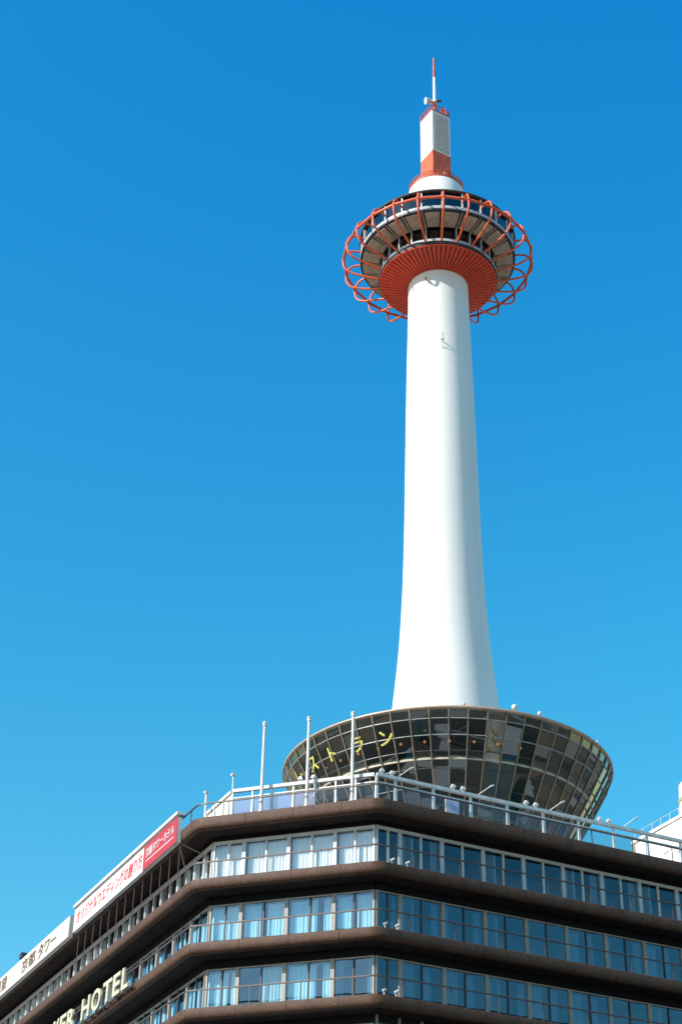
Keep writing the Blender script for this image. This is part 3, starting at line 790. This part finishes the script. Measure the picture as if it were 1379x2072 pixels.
# red cone under the deck: pressed wedge panels, backing coloured dark to paint shade into the grooves
mb = MB()
mb.revolve([(2.68, 100.97), (3.9, 101.25), (5.20, 101.56), (2.6, 101.58)], (TX, TY), 144)
obj('cone_backing', mb, M['groove_shade'], tw, smooth=25)
mb = MB()
for k in range(72):
    a0, a1 = 2 * math.pi * (k + .10) / 72, 2 * math.pi * (k + .90) / 72; am = (a0 + a1) / 2; vs = []
    for r, h in ((2.74, 100.86), (4.0, 101.15), (5.20, 101.46), (5.28, 101.52)):
        vs += [TP(a0, r, h + .10), TP(a0 + .005, r, h), TP(am, r, h - .02), TP(a1 - .005, r, h), TP(a1, r, h + .10)]
    mb.add(vs, [(5 * i + j, 5 * i + j + 1, 5 * i + j + 6, 5 * i + j + 5) for i in range(3) for j in range(4)] + [(0, 1, 2, 3, 4)[::-1], (15, 16, 17, 18, 19)])
mb.revolve([(5.20, 101.48), (5.31, 101.50), (5.31, 101.58), (5.20, 101.58)], (TX, TY), 96, closed=True)
obj('deck_cone', mb, M['cone_paint'], tw)
# lower lookout gallery
def ring_box(mb, r0, r1, h0, h1, n=96):
    mb.revolve([(r0, h0), (r1, h0), (r1, h1), (r0, h1)], (TX, TY), n, closed=True)
mb = MB(); ring_box(mb, 5.0, 5.38, 101.60, 101.72); ring_box(mb, 4.95, 5.24, 101.72, 101.95)
obj('lower_sill', mb, M['black_metal'], tw, smooth=30)
for k in range(24):
    a0, a1 = 2 * math.pi * (k + .06) / 24, 2 * math.pi * (k + .94) / 24
    mb = MB(); vs = []
    for i in range(5):
        a = a0 + (a1 - a0) * i / 4
        vs += [TP(a, 5.27, 101.93), TP(a, 5.37, 101.93), TP(a, 5.37, 102.20), TP(a, 5.27, 102.20)]
    fs = [(0, 1, 2, 3), (19, 18, 17, 16)] + [(4 * i + j, 4 * i + 4 + j, 4 * i + 4 + (j + 1) % 4, 4 * i + (j + 1) % 4) for i in range(4) for j in range(4)]
    mb.add(vs, fs); obj('lower_parapet_panel', mb, M['grey_metal'], tw)
mb = MB(); mb.revolve([(5.12, 101.95), (5.12, 103.72)], (TX, TY), 96); obj('lower_glazing', mb, M['deck_glass'], tw, smooth=40)
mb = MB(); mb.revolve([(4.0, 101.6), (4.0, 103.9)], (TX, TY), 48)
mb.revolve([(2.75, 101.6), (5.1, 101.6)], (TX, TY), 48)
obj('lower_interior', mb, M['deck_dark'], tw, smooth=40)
for k in range(24):
    a = 2 * math.pi * k / 24; t = Vector((math.cos(a), math.sin(a), 0)); rr = Vector((math.sin(a), -math.cos(a), 0))
    mb = MB(); mb.box(TP(a, 5.13, 101.95) - t * .05, t * .10, rr * .12, ZZ * 1.78); obj('lower_window_mullion', mb, M['grey_metal'], tw)
# underside of the upper deck, with radial beams
mb = MB(); mb.revolve([(4.0, 103.78), (5.15, 103.70), (6.98, 104.02), (7.02, 104.06)], (TX, TY), 96); obj('deck_underside', mb, M['under_dark'], tw, smooth=30)
for k in range(24):
    a = 2 * math.pi * k / 24; t = Vector((math.cos(a), math.sin(a), 0))
    p0, p1 = TP(a, 5.2, 103.70), TP(a, 6.96, 104.01)
    mb = MB(); w = .06
    mb.add([p0 - t * w, p0 + t * w, p0 + t * w - ZZ * .22, p0 - t * w - ZZ * .22, p1 - t * w, p1 + t * w, p1 + t * w - ZZ * .06, p1 - t * w - ZZ * .06],
           [(0, 1, 2, 3), (7, 6, 5, 4), (0, 4, 5, 1), (1, 5, 6, 2), (2, 6, 7, 3), (3, 7, 4, 0)])
    obj('underside_beam', mb, M['grey_metal'] if 0 else M['underside'], tw)
    mb = MB(); vs = []
    for i in range(5):
        aa = a + 2 * math.pi / 24 * (.13 + .74 * i / 4)
        for r, h, dz in ((5.35, 103.73, -.02), (6.88, 103.99, -.02), (6.88, 103.99, -.12), (5.35, 103.73, -.16)): vs.append(TP(aa, r, h + dz))
    mb.add(vs, [(0, 1, 2, 3), (19, 18, 17, 16)] + [(4 * i + j, 4 * i + 4 + j, 4 * i + 4 + (j + 1) % 4, 4 * i + (j + 1) % 4) for i in range(4) for j in range(4)])
    obj('underside_panel', mb, M['underside'], tw)
mb = MB(); ring_box(mb, 6.8, 7.10, 104.03, 104.17); obj('deck_edge', mb, M['black_metal'], tw, smooth=30)
for k in range(24):
    a0, a1 = 2 * math.pi * (k + .05) / 24, 2 * math.pi * (k + .95) / 24
    mb = MB(); vs = []
    for i in range(5):
        a = a0 + (a1 - a0) * i / 4
        vs += [TP(a, 6.98, 104.22), TP(a, 7.10, 104.22), TP(a, 7.10, 104.52), TP(a, 6.98, 104.52)]
    fs = [(0, 1, 2, 3), (19, 18, 17, 16)] + [(4 * i + j, 4 * i + 4 + j, 4 * i + 4 + (j + 1) % 4, 4 * i + (j + 1) % 4) for i in range(4) for j in range(4)]
    mb.add(vs, fs); obj('parapet_panel', mb, M['grey_metal'], tw)
mb = MB(); mb.revolve([(6.93, 104.17), (6.93, 106.2)], (TX, TY), 96); obj('upper_glazing', mb, M['deck_glass'], tw, smooth=40)
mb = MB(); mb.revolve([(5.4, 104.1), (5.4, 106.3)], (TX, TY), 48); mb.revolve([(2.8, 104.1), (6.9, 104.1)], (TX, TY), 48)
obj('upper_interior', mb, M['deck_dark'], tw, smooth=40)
for k in range(24):
    a = 2 * math.pi * (k + .0) / 24; t = Vector((math.cos(a), math.sin(a), 0)); rr = Vector((math.sin(a), -math.cos(a), 0))
    mb = MB(); mb.box(TP(a, 6.94, 104.17) - t * .065, t * .13, rr * .13, ZZ * 2.02); obj('upper_window_mullion', mb, M['white_frame'], tw)
mb = MB(); mb.revolve([(2.5, 106.2), (7.15, 106.2), (7.2, 106.25), (7.2, 106.38), (7.1, 106.42), (2.6, 107.4)], (TX, TY), 96); obj('deck_roof', mb, M['under_dark'], tw, smooth=30)
# red hoop ring with twenty-four ribs
RR, RH = 8.62, 104.12
mb = MB(); mb.tube([TP(2 * math.pi * k / 24, RR, RH) for k in range(24)], .13, 8, closed=True); obj('hoop_ring', mb, M['orange_paint'], tw, smooth=50)
for k in range(24):
    a = 2 * math.pi * k / 24; mb = MB()
    pts = []
    for i in range(11):
        t = i / 10
        p0, p1, p2, p3 = (7.1, 105.1), (8.1, 105.35), (8.55, 105.05), (RR, RH)
        b = lambda j: (1 - t) ** 3 * p0[j] + 3 * (1 - t) ** 2 * t * p1[j] + 3 * (1 - t) * t * t * p2[j] + t ** 3 * p3[j]
        pts.append(TP(a, b(0), b(1)))
    mb.tube(pts, .10, 8); pts = []
    for i in range(13):
        t = i / 12
        p0, p1, p2, p3 = (RR, RH), (8.85, 102.45), (7.4, 102.4), (5.36, 101.9)
        pts.append(TP(a, b(0), b(1)))
    mb.tube(pts, .10, 8)
    mb.ball(TP(a, RR + .02, RH + .02), .17)
    obj('hoop_rib', mb, M['orange_paint'], tw, smooth=50)
# drum on the deck roof
mb = MB(); mb.revolve([(2.62, 107.1), (2.62, 112.35), (2.55, 112.48), (0.1, 112.5)], (TX, TY), 96); obj('drum', mb, M['white_paint'], tw, smooth=40)
mb = MB()
for h in (112.85, 113.15): mb.tube([TP(2 * math.pi * k / 48, 2.55, h) for k in range(48)], .045, 6, closed=True)
for k in range(24): mb.tube([TP(2 * math.pi * k / 24, 2.55, 112.4), TP(2 * math.pi * k / 24, 2.55, 113.15)], .035, 6)
mb.revolve([(1.2, 112.52), (2.56, 112.52), (2.60, 112.60), (2.58, 112.72), (1.2, 112.72)], (TX, TY), 64)
obj('drum_railing', mb, M['red_paint'], tw, smooth=40)
# square spire box, one corner towards the street
ca = R(-14.4); RB = 1.45
def sq(r): return [tuple(TP(ca + i * math.pi / 2, r, 0)[:2]) for i in range(4)]
mb = MB(); mb.prism(sq(RB), 112.73, 117.0); mb.prism(sq(RB + .08), 112.73, 113.0); obj('spire_base', mb, M['orange_paint'], tw)
mb = MB(); mb.prism(sq(RB - .05), 117.0, 122.3)
obj('spire_box', mb, M['white_paint'], tw)
for i in range(4):
    a, b = [Vector((*TP(ca + j * math.pi / 2, RB, 0)[:2], 0)) for j in (i, i + 1)]
    d = (b - a); L = d.length; d.normalize(); nn = d.cross(ZZ)
    m2 = M['louvre'] if i % 2 == 0 else M['white_paint']
    mb = MB()
    mb.box(a - nn * .05 + ZZ * 117.002, d * .16, nn * .055, ZZ * 5.29); mb.box(b - nn * .05 - d * .16 + ZZ * 117.002, d * .16, nn * .055, ZZ * 5.29)
    mb.box(a - nn * .05 + d * .16 + ZZ * 117.002, d * (L - .32), nn * .05, ZZ * .15); mb.box(a - nn * .05 + d * .16 + ZZ * 122.14, d * (L - .32), nn * .05, ZZ * .15)
    obj('corner_trim', mb, M['white_paint'], tw)
    if i % 2 == 0:
        mb = MB(); mb.box(a + d * .16 - nn * .049 + ZZ * 117.16, d * (L - .32), nn * .012, ZZ * 4.97); 
        obj('louvre_back', mb, M['grey_metal'], tw)
        mb = MB()
        for z in range(27):
            h = 117.2 + z * .18
            o0 = a + d * .161 - nn * .03 + ZZ * (h + .10); mb.box(o0, d * (L - .322), nn * .06 - ZZ * .05, ZZ * .03 + nn * .02)
        obj('louvre_panel', mb, M['louvre'], tw)
i = 0
a, b = [Vector((*TP(ca + j * math.pi / 2, RB, 0)[:2], 0)) for j in (0, 1)]; d = (b - a).normalized(); nn = d.cross(ZZ)
mb = MB(); mb.box(a + d * 1.15 + ZZ * 114.2, d * .34, nn * .14, ZZ * .34); obj('service_hatch', mb, M['screen_white'], tw)
# red crown and mast
mb = MB(); mb.prism(sq(RB + .05), 122.31, 122.45)
for i in range(4):
    a, b = [TP(ca + j * math.pi / 2, RB - .05, 122.45) for j in (i, i + 1)]
    for t in (0, .33, .66): p = a.lerp(b, t); mb.tube([p, p + ZZ * .75], .035, 6)
    mb.tube([a + ZZ * .75, b + ZZ * .75], .04, 6); mb.tube([a + ZZ * .4, b + ZZ * .4], .03, 6)
mb.box(TP(R(40), .9, 122.45), (.45, 0, 0), (0, .45, 0), (0, 0, .8)); mb.box(TP(R(-60), .8, 122.45), (.3, 0, 0), (0, .3, 0), (0, 0, .5))
obj('spire_crown', mb, M['red_paint'], tw)
mb = MB(); mb.tube([(TX, TY, 122.4), (TX, TY, 124.7)], .20, 12, r1=.15); mb.tube([TP(R(90), .75, 122.45), (TX, TY, 123.7)], .05, 6); mb.tube([TP(R(-90), .75, 122.45), (TX, TY, 123.7)], .05, 6)
mb.tube([TP(R(0), .75, 122.45), (TX, TY, 123.7)], .05, 6)
obj('mast_foot', mb, M['red_paint'], tw, smooth=50)
mb = MB(); mb.tube([(TX, TY, 124.7), (TX, TY, 128.2)], .17, 12, r1=.14); mb.tube([(TX, TY, 124.7), (TX, TY, 124.95)], .26, 12); obj('mast_shaft', mb, M['white_paint'], tw, smooth=50)
mb = MB(); mb.tube([(TX, TY, 128.2), (TX, TY, 131.0)], .15, 12, r1=.10); obj('mast_tip', mb, M['red_paint'], tw, smooth=50)
mb = MB()
da = R(-75); cd_ = TP(da, .75, 124.75); ax = Vector((math.sin(da), -math.cos(da), -.25)).normalized()
mb.tube([cd_ - ax * .45, cd_ + ax * .15], .17, 14, r1=.36); mb.tube([cd_ + ax * .15, cd_ + ax * .2], .36, 14)
mb.tube([Vector((TX, TY, 124.6)), cd_ - ax * .4], .06, 6)
obj('dish_antenna', mb, M['screen_white'], tw, smooth=40)
mb = MB(); mb.box((TX + .12, TY - .2, 124.75), (.55, 0, 0), (0, .18, 0), (0, 0, .2)); obj('mast_arm', mb, M['black_metal'], tw)
# bracket and lamp on the column
b0 = TP(R(1), 2.86, 92.6); rr = Vector((math.sin(R(1)), -math.cos(R(1)), 0))
mb = MB(); mb.tube([b0 - rr * .05, b0 + rr * .75], .05, 8); mb.box(b0 + rr * .6 - Vector((.13, 0, .35)), (.26, 0, 0), rr * .22, (0, 0, .7)); mb.tube([b0 + rr * .6, b0 - ZZ * .75 + rr * -.02], .035, 6)
obj('camera_bracket', mb, M['screen_white'], tw)
a = R(-25); b0 = TP(a, 2.72, 99.75); rr = Vector((math.sin(a), -math.cos(a), 0))
mb = MB(); mb.tube([b0 - rr * .05, b0 + rr * .35], .05, 8); mb.ball(b0 + rr * .38, .16); obj('column_lamp', mb, M['rim'], tw, smooth=50)
print('windows', nwin)
